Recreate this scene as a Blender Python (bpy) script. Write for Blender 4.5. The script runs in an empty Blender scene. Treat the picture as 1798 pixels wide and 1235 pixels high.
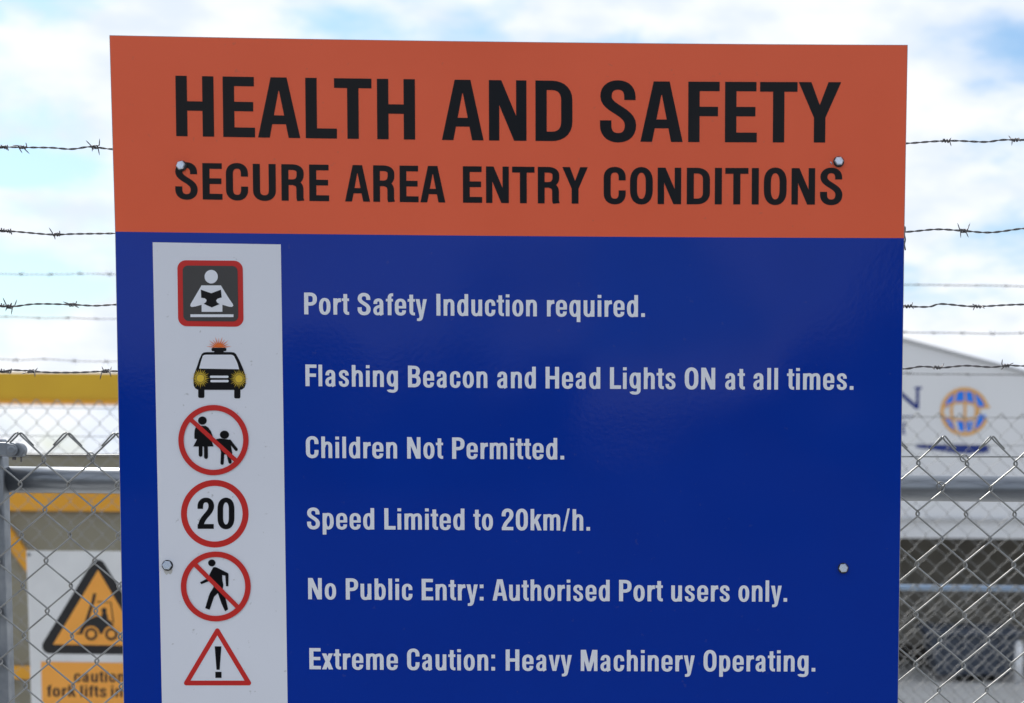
import bpy, math, random
from mathutils import Vector, Matrix
from mathutils.geometry import delaunay_2d_cdt
random.seed(7)
scene = bpy.context.scene
COL = scene.collection
R = math.radians

# ------------------------------------------------------------------ camera
F, PX, PY, W, H = 3000.0, 1305.0, 1084.0, 1798.0, 1235.0
cam_d = bpy.data.cameras.new('camera'); cam = bpy.data.objects.new('camera', cam_d); COL.objects.link(cam)
scene.camera = cam
CAM = Vector((0, 0, 1.7))
CM = Matrix.Rotation(R(90 - 4.47), 4, 'X') @ Matrix.Rotation(0.0074, 4, 'Z')
cam.matrix_world = Matrix.Translation(CAM) @ CM
cam_d.sensor_width = 36; cam_d.lens = F / W * 36
cam_d.shift_x = (W / 2 - PX) / W; cam_d.shift_y = (PY - H / 2) / W
cam_d.clip_start = 0.05; cam_d.clip_end = 3000
cam_d.dof.use_dof = True; cam_d.dof.focus_distance = 2.6; cam_d.dof.aperture_fstop = 6.2

# ------------------------------------------------------------------ sky, sun, exposure
SUN_EL, SUN_AZ = 48.0, -38.0          # azimuth from +Y (straight ahead) towards +X
world = bpy.data.worlds.new('World'); scene.world = world; world.use_nodes = True
nt = world.node_tree; nt.nodes.clear()
def N(t, kind, **kw):
    n = t.nodes.new(kind)
    for k, v in kw.items():
        if k.startswith('i_'):
            n.inputs[k[2:].replace('_', ' ')].default_value = v
        else:
            setattr(n, k, v)
    return n
def L(t, a, b): t.links.new(a, b)
out = N(nt, 'ShaderNodeOutputWorld'); bg = N(nt, 'ShaderNodeBackground'); bg.inputs['Strength'].default_value = 0.1
sky = N(nt, 'ShaderNodeTexSky', sky_type='NISHITA', sun_disc=False, sun_elevation=R(SUN_EL), sun_rotation=R(SUN_AZ), dust_density=1.5)
tc = N(nt, 'ShaderNodeTexCoord')
mp = N(nt, 'ShaderNodeMapping'); mp.inputs['Scale'].default_value = (1.0, 1.0, 2.3)
L(nt, tc.outputs['Generated'], mp.inputs['Vector'])
n1 = N(nt, 'ShaderNodeTexNoise', i_Scale=5.2, i_Detail=7.0, i_Roughness=0.55, i_Distortion=0.25)
L(nt, mp.outputs[0], n1.inputs['Vector'])
n2 = N(nt, 'ShaderNodeTexNoise', i_Scale=14.0, i_Detail=5.0, i_Roughness=0.5)
L(nt, mp.outputs[0], n2.inputs['Vector'])
cov = N(nt, 'ShaderNodeMapRange', interpolation_type='SMOOTHSTEP'); cov.inputs['From Min'].default_value = 0.36; cov.inputs['From Max'].default_value = 0.50
prev = n1.outputs['Fac']
# gaps in the cloud where the photograph shows blue
wob = N(nt, 'ShaderNodeVectorMath', operation='MULTIPLY_ADD'); wob.inputs[1].default_value = (0.055, 0.055, 0.030)
L(nt, n2.outputs['Color'], wob.inputs[0]); L(nt, tc.outputs['Generated'], wob.inputs[2])
for gx, gy, rad, st in ((20,292,1.4,0.17), (50,512,1.6,0.13), (1785,95,2.0,0.10), (880,40,2.4,0.12), (1640,35,1.6,0.12)):
    dd = (CM.to_3x3() @ Vector(((gx - PX) / F, -(gy - PY) / F, -1))).normalized() + Vector((0.027, 0.027, 0.015))
    sb = N(nt, 'ShaderNodeVectorMath', operation='SUBTRACT'); sb.inputs[1].default_value = dd; L(nt, wob.outputs[0], sb.inputs[0])
    sq = N(nt, 'ShaderNodeVectorMath', operation='MULTIPLY'); sq.inputs[1].default_value = (0.6, 0.6, 1.9); L(nt, sb.outputs[0], sq.inputs[0])
    ln = N(nt, 'ShaderNodeVectorMath', operation='LENGTH'); L(nt, sq.outputs[0], ln.inputs[0])
    mr = N(nt, 'ShaderNodeMapRange', interpolation_type='SMOOTHSTEP'); mr.inputs['From Min'].default_value = 0.0; mr.inputs['From Max'].default_value = R(rad)*1.6
    mr.inputs['To Min'].default_value = st; mr.inputs['To Max'].default_value = 0.0; L(nt, ln.outputs['Value'], mr.inputs['Value'])
    su = N(nt, 'ShaderNodeMath', operation='SUBTRACT'); L(nt, prev, su.inputs[0]); L(nt, mr.outputs[0], su.inputs[1]); prev = su.outputs[0]
L(nt, prev, cov.inputs['Value'])
ccol = N(nt, 'ShaderNodeMix', data_type='RGBA')
ccol.inputs['A'].default_value = (6.3, 6.95, 8.0, 1); ccol.inputs['B'].default_value = (7.8, 8.05, 8.5, 1)
csh = N(nt, 'ShaderNodeMapRange', interpolation_type='SMOOTHSTEP'); csh.inputs['From Min'].default_value = 0.36; csh.inputs['From Max'].default_value = 0.60
L(nt, n2.outputs['Fac'], csh.inputs['Value']); L(nt, csh.outputs[0], ccol.inputs['Factor'])
fin = N(nt, 'ShaderNodeMix', data_type='RGBA')
skb = N(nt, 'ShaderNodeMix', data_type='RGBA', blend_type='MULTIPLY'); skb.inputs['Factor'].default_value = 1.0
skb.inputs['B'].default_value = (0.78, 0.98, 1.10, 1)
L(nt, sky.outputs[0], skb.inputs['A'])
L(nt, cov.outputs[0], fin.inputs['Factor']); L(nt, skb.outputs['Result'], fin.inputs['A']); L(nt, ccol.outputs['Result'], fin.inputs['B'])
L(nt, fin.outputs['Result'], bg.inputs['Color']); L(nt, bg.outputs[0], out.inputs['Surface'])

sd = bpy.data.lights.new('sun', 'SUN'); sun = bpy.data.objects.new('sun', sd); COL.objects.link(sun)
sd.energy = 3.2; sd.angle = R(0.5); sd.color = (1.0, 0.95, 0.87)
sdir = Vector((math.sin(R(SUN_AZ)) * math.cos(R(SUN_EL)), math.cos(R(SUN_AZ)) * math.cos(R(SUN_EL)), math.sin(R(SUN_EL))))
sun.rotation_euler = sdir.to_track_quat('Z', 'Y').to_euler()
vs = scene.view_settings; vs.view_transform = 'Standard'; vs.look = 'None'; vs.exposure = 0.38; vs.gamma = 1.0; vs.use_curve_mapping = False

# ------------------------------------------------------------------ helpers
def ray(px, py):
    return (CM.to_3x3() @ Vector(((px - PX) / F, -(py - PY) / F, -1))).normalized()
def at(px, py, Y):
    """world point seen at a photograph pixel, on the upright plane y = Y"""
    d = ray(px, py); return CAM + d * (Y / d.y)

def link(o, parent=None):
    COL.objects.link(o)
    if parent is not None: o.parent = parent
    return o
def tag(o, label=None, cat=None, group=None, kind=None):
    if label: o['label'] = label
    if cat: o['category'] = cat
    if group: o['group'] = group
    if kind: o['kind'] = kind
    return o
def empty(name, loc=(0, 0, 0)):
    o = bpy.data.objects.new(name, None); o.empty_display_size = 0.1; o.location = loc; return link(o)

class MB:
    def __init__(s): s.v = []; s.f = []; s.m = []; s.sm = []
    def add(s, vs, fs, m=0, smooth=False):
        b = len(s.v); s.v += [tuple(v) for v in vs]
        for f in fs: s.f.append(tuple(i + b for i in f)); s.m.append(m); s.sm.append(smooth)
    def box(s, x0, y0, z0, x1, y1, z1, m=0):
        s.add([(x0,y0,z0),(x1,y0,z0),(x1,y1,z0),(x0,y1,z0),(x0,y0,z1),(x1,y0,z1),(x1,y1,z1),(x0,y1,z1)],
              [(0,3,2,1),(4,5,6,7),(0,1,5,4),(1,2,6,5),(2,3,7,6),(3,0,4,7)], m)
    def prism(s, poly, y0, y1, m=0):
        """poly (x, z) anticlockwise seen from the front (-Y), extruded from y0 to y1"""
        n = len(poly)
        s.add([(x, y0, z) for x, z in poly] + [(x, y1, z) for x, z in poly],
              [tuple(range(n)), tuple(range(2*n-1, n-1, -1))] + [((i+1) % n, i, n+i, n+(i+1) % n) for i in range(n)], m)
    def tube(s, pts, r, sides=6, caps=True, m=0):
        pts = [Vector(p) for p in pts]; n = len(pts)
        if n < 2: return
        t = (pts[1] - pts[0]).normalized()
        u = t.orthogonal().normalized()
        vsx = []
        for i, p in enumerate(pts):
            tt = (pts[min(i+1, n-1)] - pts[max(i-1, 0)])
            if tt.length < 1e-9: tt = t
            tt.normalize()
            u = (u - tt * u.dot(tt)); u = u.normalized() if u.length > 1e-6 else tt.orthogonal().normalized()
            w = tt.cross(u)
            rr = r(i / (n - 1)) if callable(r) else r
            for k in range(sides):
                a = 2 * math.pi * k / sides
                vsx.append(p + (u * math.cos(a) + w * math.sin(a)) * rr)
        fs = [(i*sides+k, i*sides+(k+1) % sides, (i+1)*sides+(k+1) % sides, (i+1)*sides+k) for i in range(n-1) for k in range(sides)]
        s.add(vsx, fs, m, True)
        if caps:
            b = len(s.v) - len(vsx)
            s.f.append(tuple(b + k for k in reversed(range(sides)))); s.m.append(m); s.sm.append(False)
            s.f.append(tuple(b + (n-1)*sides + k for k in range(sides))); s.m.append(m); s.sm.append(False)
    def mesh(s, name, mats):
        me = bpy.data.meshes.new(name); me.from_pydata(s.v, [], s.f); me.update()
        for mt in (mats if isinstance(mats, (list, tuple)) else [mats]): me.materials.append(mt)
        me.polygons.foreach_set('material_index', s.m); me.polygons.foreach_set('use_smooth', s.sm)
        return me
    def build(s, name, mats, parent=None, bevel=0.0):
        o = link(bpy.data.objects.new(name, s.mesh(name, mats)), parent)
        if bevel:
            b = o.modifiers.new('bevel', 'BEVEL'); b.width = bevel; b.segments = 2; b.limit_method = 'ANGLE'
        return o
def inst(name, me, parent, loc, rot=(0,0,0), sc=(1,1,1)):
    o = bpy.data.objects.new(name, me); o.location = loc; o.rotation_euler = rot; o.scale = sc; return link(o, parent)

# ------------------------------------------------------------------ materials
def material(name):
    m = bpy.data.materials.new(name); m.use_nodes = True
    t = m.node_tree; b = t.nodes['Principled BSDF']; return m, t, b
def ocoord(t): return N(t, 'ShaderNodeTexCoord').outputs['Object']
def bump(t, b, layers, prev=None):
    """layers: (scale, strength, distance, detail)"""
    co = ocoord(t)
    for sc, st, di, de in layers:
        nz = N(t, 'ShaderNodeTexNoise', i_Scale=sc, i_Detail=de); L(t, co, nz.inputs['Vector'])
        bm = N(t, 'ShaderNodeBump', i_Strength=st, i_Distance=di); L(t, nz.outputs['Fac'], bm.inputs['Height'])
        if prev is not None: L(t, prev, bm.inputs['Normal'])
        prev = bm.outputs['Normal']
    L(t, prev, b.inputs['Normal'])
def vary(t, b, ca, cb, scale, detail=4, lo=0.35, hi=0.65, target='Base Color', stretch=None):
    co = ocoord(t)
    if stretch:
        mpn = N(t, 'ShaderNodeMapping'); mpn.inputs['Scale'].default_value = stretch; L(t, co, mpn.inputs['Vector']); co = mpn.outputs[0]
    nz = N(t, 'ShaderNodeTexNoise', i_Scale=scale, i_Detail=detail); L(t, co, nz.inputs['Vector'])
    mr = N(t, 'ShaderNodeMapRange'); mr.inputs['From Min'].default_value = lo; mr.inputs['From Max'].default_value = hi
    L(t, nz.outputs['Fac'], mr.inputs['Value'])
    mx = N(t, 'ShaderNodeMix', data_type='RGBA'); mx.inputs['A'].default_value = (*ca, 1); mx.inputs['B'].default_value = (*cb, 1)
    L(t, mr.outputs[0], mx.inputs['Factor'])
    if target: L(t, mx.outputs['Result'], b.inputs[target])
    return mx, mr
def vinyl(name, col, col2, spec=0.25, rough=0.2, wav=1.0, dirt=0.0):
    m, t, b = material(name)
    mx, _ = vary(t, b, col, col2, 6, 5, 0.3, 0.7)
    b.inputs['Roughness'].default_value = rough; b.inputs['Specular IOR Level'].default_value = spec
    if dirt:
        co = ocoord(t)
        vo = N(t, 'ShaderNodeTexNoise', i_Scale=95.0, i_Detail=3.0); L(t, co, vo.inputs['Vector'])
        mr = N(t, 'ShaderNodeMapRange'); mr.inputs['From Min'].default_value = 0.70; mr.inputs['From Max'].default_value = 0.76; mr.inputs['To Max'].default_value = dirt
        L(t, vo.outputs['Fac'], mr.inputs['Value'])
        m2 = N(t, 'ShaderNodeMix', data_type='RGBA'); m2.inputs['B'].default_value = (0.16, 0.15, 0.13, 1)
        L(t, mr.outputs[0], m2.inputs['Factor']); L(t, mx.outputs['Result'], m2.inputs['A']); L(t, m2.outputs['Result'], b.inputs['Base Color'])
    bump(t, b, [(3.2, 0.8, 0.008 * wav, 1.0), (170, 0.18, 0.0003, 2.0)])
    return m
def galv(name, ca, cb, rough=0.42, scale=60, metallic=0.85, stretch=None):
    m, t, b = material(name)
    vary(t, b, ca, cb, scale, 5, 0.3, 0.7, stretch=stretch)
    b.inputs['Metallic'].default_value = metallic
    nz = N(t, 'ShaderNodeTexNoise', i_Scale=scale * 0.5, i_Detail=4.0); L(t, ocoord(t), nz.inputs['Vector'])
    mr = N(t, 'ShaderNodeMapRange'); mr.inputs['To Min'].default_value = rough - 0.12; mr.inputs['To Max'].default_value = rough + 0.15
    L(t, nz.outputs['Fac'], mr.inputs['Value']); L(t, mr.outputs[0], b.inputs['Roughness'])
    bump(t, b, [(scale * 2, 0.15, 0.0004, 2.0)])
    return m
def paint(name, ca, cb, scale=3, rough=0.5, spec=0.4, bmp=0.15):
    m, t, b = material(name); vary(t, b, ca, cb, scale, 6, 0.3, 0.7)
    b.inputs['Roughness'].default_value = rough; b.inputs['Specular IOR Level'].default_value = spec
    bump(t, b, [(40, bmp, 0.004, 4.0)])
    return m

M = {}
M['orange'] = vinyl('orange_vinyl', (0.87, 0.137, 0.058), (0.83, 0.127, 0.052), 0.20, 0.20, dirt=0.16)
M['blue'] = vinyl('blue_vinyl', (0.0005, 0.033, 0.345), (0.0004, 0.030, 0.325), 0.21, 0.09, dirt=0.10)
M['white_film'] = vinyl('white_vinyl', (0.79, 0.81, 0.88), (0.76, 0.78, 0.85), 0.25, 0.25, dirt=0.35)
M['letter_white'] = vinyl('white_lettering', (0.82, 0.84, 0.90), (0.79, 0.81, 0.87), 0.25, 0.25)
M['black'] = vinyl('black_vinyl', (0.006, 0.006, 0.008), (0.009, 0.009, 0.011), 0.14, 0.16)
M['red'] = vinyl('red_vinyl', (0.62, 0.035, 0.030), (0.58, 0.030, 0.027), 0.22, 0.22)
M['charcoal'] = vinyl('charcoal_vinyl', (0.070, 0.068, 0.068), (0.062, 0.060, 0.060), 0.22, 0.22)
M['yellow'] = vinyl('yellow_vinyl', (0.80, 0.56, 0.06), (0.76, 0.52, 0.05), 0.2, 0.25)
M['amber'] = vinyl('amber_vinyl', (0.82, 0.19, 0.04), (0.8, 0.17, 0.035), 0.2, 0.25)
M['board'] = paint('board_edge', (0.45, 0.45, 0.47), (0.35, 0.35, 0.37), 20)
M['rubber'] = paint('black_rubber', (0.02, 0.02, 0.022), (0.03, 0.03, 0.03), 60, 0.7)
M['zinc'] = galv('zinc_bolt', (0.56, 0.62, 0.72), (0.46, 0.51, 0.60), 0.26, 220)
M['galv'] = galv('galvanised_steel', (0.34, 0.36, 0.39), (0.22, 0.24, 0.27), 0.45, 35)
M['galv_pipe'] = galv('galvanised_pipe', (0.32, 0.34, 0.37), (0.19, 0.21, 0.24), 0.36, 14, stretch=(0.3, 1, 1))
M['wire'] = galv('galvanised_wire', (0.36, 0.365, 0.36), (0.25, 0.255, 0.255), 0.40, 40)
M['dull_wire'] = galv('dull_wire', (0.36, 0.36, 0.36), (0.28, 0.285, 0.29), 0.6, 40)
M['barb'] = galv('weathered_barbed_wire', (0.22, 0.21, 0.215), (0.12, 0.115, 0.12), 0.5, 120)
M['caution'] = paint('caution_yellow', (0.84, 0.37, 0.065), (0.80, 0.34, 0.055), 8, 0.4)
M['caution_black'] = paint('caution_black', (0.012, 0.012, 0.014), (0.02, 0.02, 0.022), 8, 0.4)
M['caution_white'] = paint('caution_board_white', (0.70, 0.71, 0.72), (0.62, 0.63, 0.64), 8, 0.4)
M['beige'] = paint('beige_panel', (0.27, 0.25, 0.185), (0.215, 0.20, 0.15), 2.2, 0.6)
M['hut_yellow'] = paint('ochre_frame_paint', (0.80, 0.38, 0.03), (0.68, 0.31, 0.025), 3, 0.5)
M['crane_yellow'] = paint('crane_yellow_paint', (0.62, 0.38, 0.02), (0.56, 0.33, 0.018), 0.8, 0.45)
M['clad'] = paint('white_cladding', (0.76, 0.77, 0.79), (0.71, 0.72, 0.745), 0.7, 0.6)
M['roof'] = paint('grey_roof', (0.58, 0.59, 0.61), (0.5, 0.51, 0.53), 1, 0.5)
M['interior'] = paint('interior_grey', (0.38, 0.355, 0.31), (0.28, 0.265, 0.235), 1.5, 0.8)
M['navy'] = paint('navy_paint', (0.010, 0.03, 0.20), (0.012, 0.035, 0.22), 4, 0.5)
M['bin_blue'] = paint('dark_blue_steel', (0.055, 0.068, 0.095), (0.04, 0.052, 0.075), 3, 0.5)
M['logo_blue'] = paint('logo_blue', (0.01, 0.21, 0.9), (0.012, 0.22, 0.86), 4, 0.5)
M['logo_orange'] = paint('logo_orange', (0.78, 0.40, 0.09), (0.74, 0.37, 0.08), 4, 0.5)
M['bar_blue'] = paint('pale_blue_paint', (0.28, 0.38, 0.52), (0.24, 0.33, 0.46), 6, 0.45)
M['timber'] = paint('pallet_timber', (0.06, 0.05, 0.04), (0.04, 0.035, 0.03), 12, 0.8)

# ------------------------------------------------------------------ flat lettering kit: strokes and polygons united into one flat sheet
KAP = 0.5523
def cub(p0, p1, p2, p3, n):
    o = []
    for i in range(1, n + 1):
        t = i / n; a = 1 - t
        o.append(tuple(a*a*a*p0[k] + 3*a*a*t*p1[k] + 3*a*t*t*p2[k] + t*t*t*p3[k] for k in (0, 1)))
    return o
def path(cmds, kap=0.60, n=7):
    pts = []
    for c in cmds:
        if c[0] in 'ML': pts.append((c[1], c[2]))
        elif c[0] in 'vh':                                   # quarter round; v: leaves upright, h: leaves level
            x0, y0 = pts[-1]; x1, y1 = c[1], c[2]
            if c[0] == 'v': p1 = (x0, y0 + (y1-y0)*kap); p2 = (x1 - (x1-x0)*kap, y1)
            else: p1 = (x0 + (x1-x0)*kap, y0); p2 = (x1, y1 - (y1-y0)*kap)
            pts += cub((x0, y0), p1, p2, (x1, y1), n)
        elif c[0] == 'C': pts += cub(pts[-1], c[1:3], c[3:5], c[5:7], n + 5)
    res = [pts[0]]
    for p in pts[1:]:
        if math.dist(p, res[-1]) > 1e-6: res.append(p)
    return res
def stroke(pts, wv, wh=None, closed=False):
    """width wv where the line runs upright, wh where it runs level"""
    wh = wv if wh is None else wh
    if closed and math.dist(pts[0], pts[-1]) < 1e-6: pts = pts[:-1]
    n = len(pts); Lf, Rt = [], []
    for i in range(n):
        if closed: a, b = pts[i-1], pts[(i+1) % n]
        else: a, b = pts[max(i-1, 0)], pts[min(i+1, n-1)]
        dx, dy = b[0]-a[0], b[1]-a[1]; l = math.hypot(dx, dy) or 1; dx /= l; dy /= l
        w = math.sqrt((wv*dy)**2 + (wh*dx)**2) / 2
        Lf.append((pts[i][0]-dy*w, pts[i][1]+dx*w)); Rt.append((pts[i][0]+dy*w, pts[i][1]-dx*w))
    m = n if closed else n - 1
    return [[Lf[i], Rt[i], Rt[(i+1) % n], Lf[(i+1) % n]] for i in range(m)]
def unite(polys):
    vs, fs = [], []
    for p in polys:
        a = sum(p[i][0]*p[(i+1) % len(p)][1] - p[(i+1) % len(p)][0]*p[i][1] for i in range(len(p)))
        if abs(a) < 1e-7: continue
        if a < 0: p = p[::-1]
        b = len(vs); vs += [Vector(q) for q in p]; fs.append(list(range(b, b+len(p))))
    ov, oe, of, _, _, orf = delaunay_2d_cdt(vs, [], fs, 0, 1e-5)
    return [tuple(v) for v in ov], [tuple(f) for f, o in zip(of, orf) if len(o) > 0]
def rect(x0, y0, x1, y1): return [(x0, y0), (x1, y0), (x1, y1), (x0, y1)]
def mir(p, w): return [(w - x, y) for x, y in p]
def ellipse(cx, cy, rx, ry, n=40): return [(cx + rx*math.cos(2*math.pi*k/n), cy + ry*math.sin(2*math.pi*k/n)) for k in range(n)]

def oval(w, top, bot, T, h, kx, straight=0.30):
    t, g = T/2, h/2; hgt = top - bot; ya = top - g - (hgt/2)*(1-straight); yb = bot + g + (hgt/2)*(1-straight)
    if ya < yb: ya = yb = (top+bot)/2
    c = [('M', kx+t, yb), ('L', kx+t, ya), ('v', kx+w/2, top-g), ('h', kx+w-t, ya), ('L', kx+w-t, yb), ('v', kx+w/2, bot+g), ('h', kx+t, yb)]
    return stroke(path(c, 0.62), T, h, closed=True)
def glyph(ch):
    T, h = (18.5, 15.5); t, g = T/2, h/2; K = 0.62
    S = lambda c, wv=T, wh=h, k=K: stroke(path(c, k), wv, wh)
    if ch == 'H': return 62, [rect(0,0,T,100), rect(62-T,0,62,100), rect(1,42.5,61,58)]
    if ch == 'E': return 52, [rect(0,0,T,100), rect(1,100-h,51,100), rect(1,43,49.5,43+h), rect(1,0,52,h+0.5)]
    if ch == 'F': return 51, [rect(0,0,T,100), rect(1,100-h,51,100), rect(1,43,48.5,43+h)]
    if ch == 'L': return 51, [rect(0,0,T,100), rect(1,0,51,h+1)]
    if ch == 'T': return 61, [rect(30.5-t,0,30.5+t,99), rect(0,100-h-0.5,61,100)]
    if ch == 'I': return T, [rect(0,0,T,100)]
    if ch == 'A':
        leg = [(0,0),(19,0),(33.8,77),(34.5,78),(34.5,100),(21.5,100)]
        return 69, [leg, mir(leg, 69), rect(21,22.5,48,37)]
    if ch == 'N': return 62, [rect(0,0,17,100), rect(45,0,62,100), [(0,100),(20.5,100),(62,0),(41.5,0)]]
    if ch == 'M': 
        d = [(0.5,100),(24,100),(46,0),(30.5,0)]
        return 77, [rect(0,0,16,100), rect(61,0,77,100), d, mir(d, 77)]
    if ch == 'Y': return 69, [[(0,100),(20.5,100),(34.5,62),(48.5,100),(69,100),(43.8,41),(43.8,0),(25.2,0),(25.2,41)]]
    if ch == 'D': return 61, [rect(0,0,T,100)] + S([('M',2,100-g),('L',27,100-g),('h',61-t,68),('L',61-t,32),('v',27,g),('L',2,g)])
    if ch == 'C': return 58, S([('M',58-t,64.5),('L',58-t,73),('v',29.5,101.5-g),('h',t,72),('L',t,28),('v',29.5,g-1.5),('h',58-t,28),('L',58-t,37)])
    if ch == 'O': return 60, oval(60, 101.5, -1.5, T, h, 0, 0.38)
    if ch == 'U': return 60, S([('M',t,100),('L',t,27),('v',30,g-1.5),('h',60-t,27),('L',60-t,100)])
    if ch == 'S': return 59, S([('M',58-t,69),('L',58-t,74),('v',29.5,101.5-g),('h',t+0.5,75),('C',t+0.5,54,59-t,51,59-t,27),('v',29.5,g-1.5),('h',t,27),('L',t,35)])
    if ch == 'P': return 57, [rect(0,0,T,100)] + S([('M',2,100-g),('L',27,100-g),('h',57-t,74),('L',57-t,67),('v',27,40+g),('L',2,40+g)])
    if ch == 'B': return 59, [rect(0,0,T,100)] + S([('M',2,100-g),('L',28,100-g),('h',56-t,77),('v',28,52),('L',2,52)], T-1, h-1) + S([('M',2,51.5),('L',29,51.5),('h',59-t,30),('v',29,g),('L',2,g)], T, h)
    if ch == 'R': return 60, [rect(0,0,T,100)] + S([('M',2,100-g),('L',28,100-g),('h',58.5-t,77),('L',58.5-t,71),('v',28,43+g),('L',2,43+g)]) + [[(28,43),(34,57),(50,54),(46,43)]] + S([('M',32,49.5),('h',57.5-t,32),('L',57.5-t,12),('C',57.5-t,8,57.5-t,6,59-t,3),('L',59.3-t,0)], T, h)
    if ch == '2': return 55, [rect(0.5,0,54,h)] + S([('M',t,65),('L',t,72),('v',28,101.5-g),('h',55-t,74),('C',55-t,48,t+1,40,t+1.5,2)])
    if ch == '0': return 56, oval(56, 101.5, -1.5, T, h, 0, 0.42)
    # lower case
    X = 75; T, h = 17.0, 13.5; t, g = T/2, h/2
    S = lambda c, wv=T, wh=h, k=K: stroke(path(c, k), wv, wh)
    if ch == 'i': return T, [rect(0,0,T,X), rect(0,86,T,100)]
    if ch == 'l': return T, [rect(0,0,T,100)]
    if ch == 'o': return 51, oval(51, X+1.5, -1.5, T, h, 0, 0.25)
    if ch in 'nh': return 50, [rect(0,0,T,100 if ch == 'h' else X)] + S([('M',t+2,50),('v',29,X+1.5-g),('h',50-t,51),('L',50-t,0)])
    if ch == 'm': return 79, [rect(0,0,T,X)] + S([('M',t+1,52),('v',28,X+1.5-g),('h',39.5,51),('L',39.5,0)]) + S([('M',39.5,52),('v',60,X+1.5-g),('h',79-t,51),('L',79-t,0)])
    if ch == 'u': return 50, [rect(33,0,50,X)] + S([('M',t,X),('L',t,24),('v',21,g-1.5),('h',48-t,25)])
    if ch == 'r': return 34, [rect(0,0,T,X), ] + S([('M',t+1,44),('v',30,X-g-1.5),('L',34,X-g-1)], T, h+4)
    if ch == 't': return 33, [rect(0,X-12,33,X)] + [rect(8,20,8+T,95)] + S([('M',8+t,22),('v',27,g),('L',33,g)], T, h)
    if ch == 'f': return 33, [rect(0,X-12,32,X), rect(8,0,8+T,76)] + S([('M',8+t,74),('L',8+t,79),('v',27,100.5-g),('L',33,100.5-g)], T, h)
    if ch == 'd': return 51, [rect(34,0,51,100)] + oval(50, X+1.5, -1.5, T, h, 0, 0.25)
    if ch == 'b': return 51, [rect(0,0,T,100)] + oval(50, X+1.5, -1.5, T, h, 1, 0.25)
    if ch == 'p': return 51, [rect(0,-25,T,X)] + oval(50, X+1.5, -1.5, T, h, 1, 0.25)
    if ch == 'q': return 51, [rect(34,-25,51,X)] + oval(50, X+1.5, -1.5, T, h, 0, 0.25)
    if ch == 'g': return 51, oval(50, X+1.5, 2, T, h, 0, 0.2) + S([('M',51-t,X),('L',51-t,-6),('v',26,-26+g),('h',t+0.5,-12)], T, h)
    if ch == 'c': return 48, S([('M',48-t,47),('L',48-t,51),('v',25,X+1.5-g),('h',t,50),('L',t,25),('v',25,g-1.5),('h',48-t,24),('L',48-t,29)])
    if ch == 'e': return 51, [rect(t,31.5,50,42.5)] + S([('M',51-t,31.5),('L',51-t,50),('v',25.5,X+1.5-g),('h',t,50),('L',t,25),('v',25.5,g-1.5),('h',50-t,19),('L',50-t,23)])
    if ch == 'a': return 51, S([('M',t+1.5,51),('L',t+1.5,54),('v',24.5,X+1.5-g),('h',46-t,54),('L',46-t,14),('C',46-t,8,47-t,4,49-t,0)]) + S([('M',46-t,44),('C',44-t,38,t,42,t,21),('v',20,g-1.5),('h',46-t,24)], T-1.5, h-1)
    if ch == 's': return 47, S([('M',46-t,51),('L',46-t,54),('v',23.5,X+1.5-g),('h',t+0.5,56),('C',t+0.5,40,47-t,39,47-t,20),('v',23.5,g-1.5),('h',t,19),('L',t,24)], T-1, h)
    if ch == 'v': return 51, [[(0,X),(17.5,X),(25.5,21),(33.5,X),(51,X),(34,0),(17,0)]]
    if ch == 'y': return 51, [[(0,X),(18,X),(26.5,23),(34,X),(51,X),(34,-6),(31.5,-15),(27,-22),(19,-25.5),(6,-25.5),(6,-13.5),(12,-13.5),(16,-11),(17.5,-6),(17,0)]]
    if ch == 'x': return 50, [[(0,X),(19.5,X),(50,0),(30.5,0)], mir([(0,X),(19.5,X),(50,0),(30.5,0)], 50)]
    if ch == 'k': return 51, [rect(0,0,T,100), [(14,27),(14,46),(31,X),(51,X),(26,36)], [(20,38),(32,52),(52,0),(32.5,0)]]
    if ch == '.': return T, [rect(0,0,T,T)]
    if ch == ':': return T, [rect(0,0,T,T), rect(0,X-T,T,X)]
    if ch == '/': return 33, [[(0,-4),(10.5,-4),(33,103),(22.5,103)]]
    raise KeyError(ch)
GC = {}
def gget(ch):
    if ch not in GC:
        w, polys = glyph(ch); GC[ch] = (w,) + unite(polys)
    return GC[ch]
LSB = {c: 7.5 for c in 'HELDNMUIPBRFhbklnmirpu.:'}
LSB.update({c: 6 for c in 'CO0S2coedqgas'}); LSB.update({c: 1.5 for c in 'ATYvyxtf/'})
RSB = {c: 7.5 for c in 'HNMUIhlnmidu.:gq'}
RSB.update({c: 5.5 for c in 'DOSBR0C2oecbpsa'}); RSB.update({c: 3.5 for c in 'EPK'}); RSB.update({c: 1.5 for c in 'ATYLFvyxtfrk/'})
KERN = {'LT': -7, 'AT': -3, 'TY': -1, 'ry': 2, '/h': 4, 'm/': 3}
def word(s):
    """glyph sheet of a word in units of cap height 100, starting at x = 0"""
    vs, fs, x = [], [], 0
    for i, ch in enumerate(s):
        w, gv, gf = gget(ch)
        if i: x += LSB[ch] + RSB[s[i-1]] + KERN.get(s[i-1] + ch, 0)
        b = len(vs); vs += [(px + x, py) for px, py in gv]; fs += [tuple(k + b for k in f) for f in gf]
        x += w
    return x, vs, fs

# ------------------------------------------------------------------ the ground
gm, gt_, gb = material('worn_concrete')
vary(gt_, gb, (0.36, 0.355, 0.34), (0.47, 0.465, 0.45), 0.6, 8, 0.3, 0.7); gb.inputs['Roughness'].default_value = 0.9
bump(gt_, gb, [(90, 0.4, 0.01, 4.0)])
g = MB(); g.add([(-600,-600,0),(600,-600,0),(600,900,0),(-600,900,0)], [(0,1,2,3)])
tag(g.build('ground', gm), 'pale worn concrete yard behind the fences', kind='structure')

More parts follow.
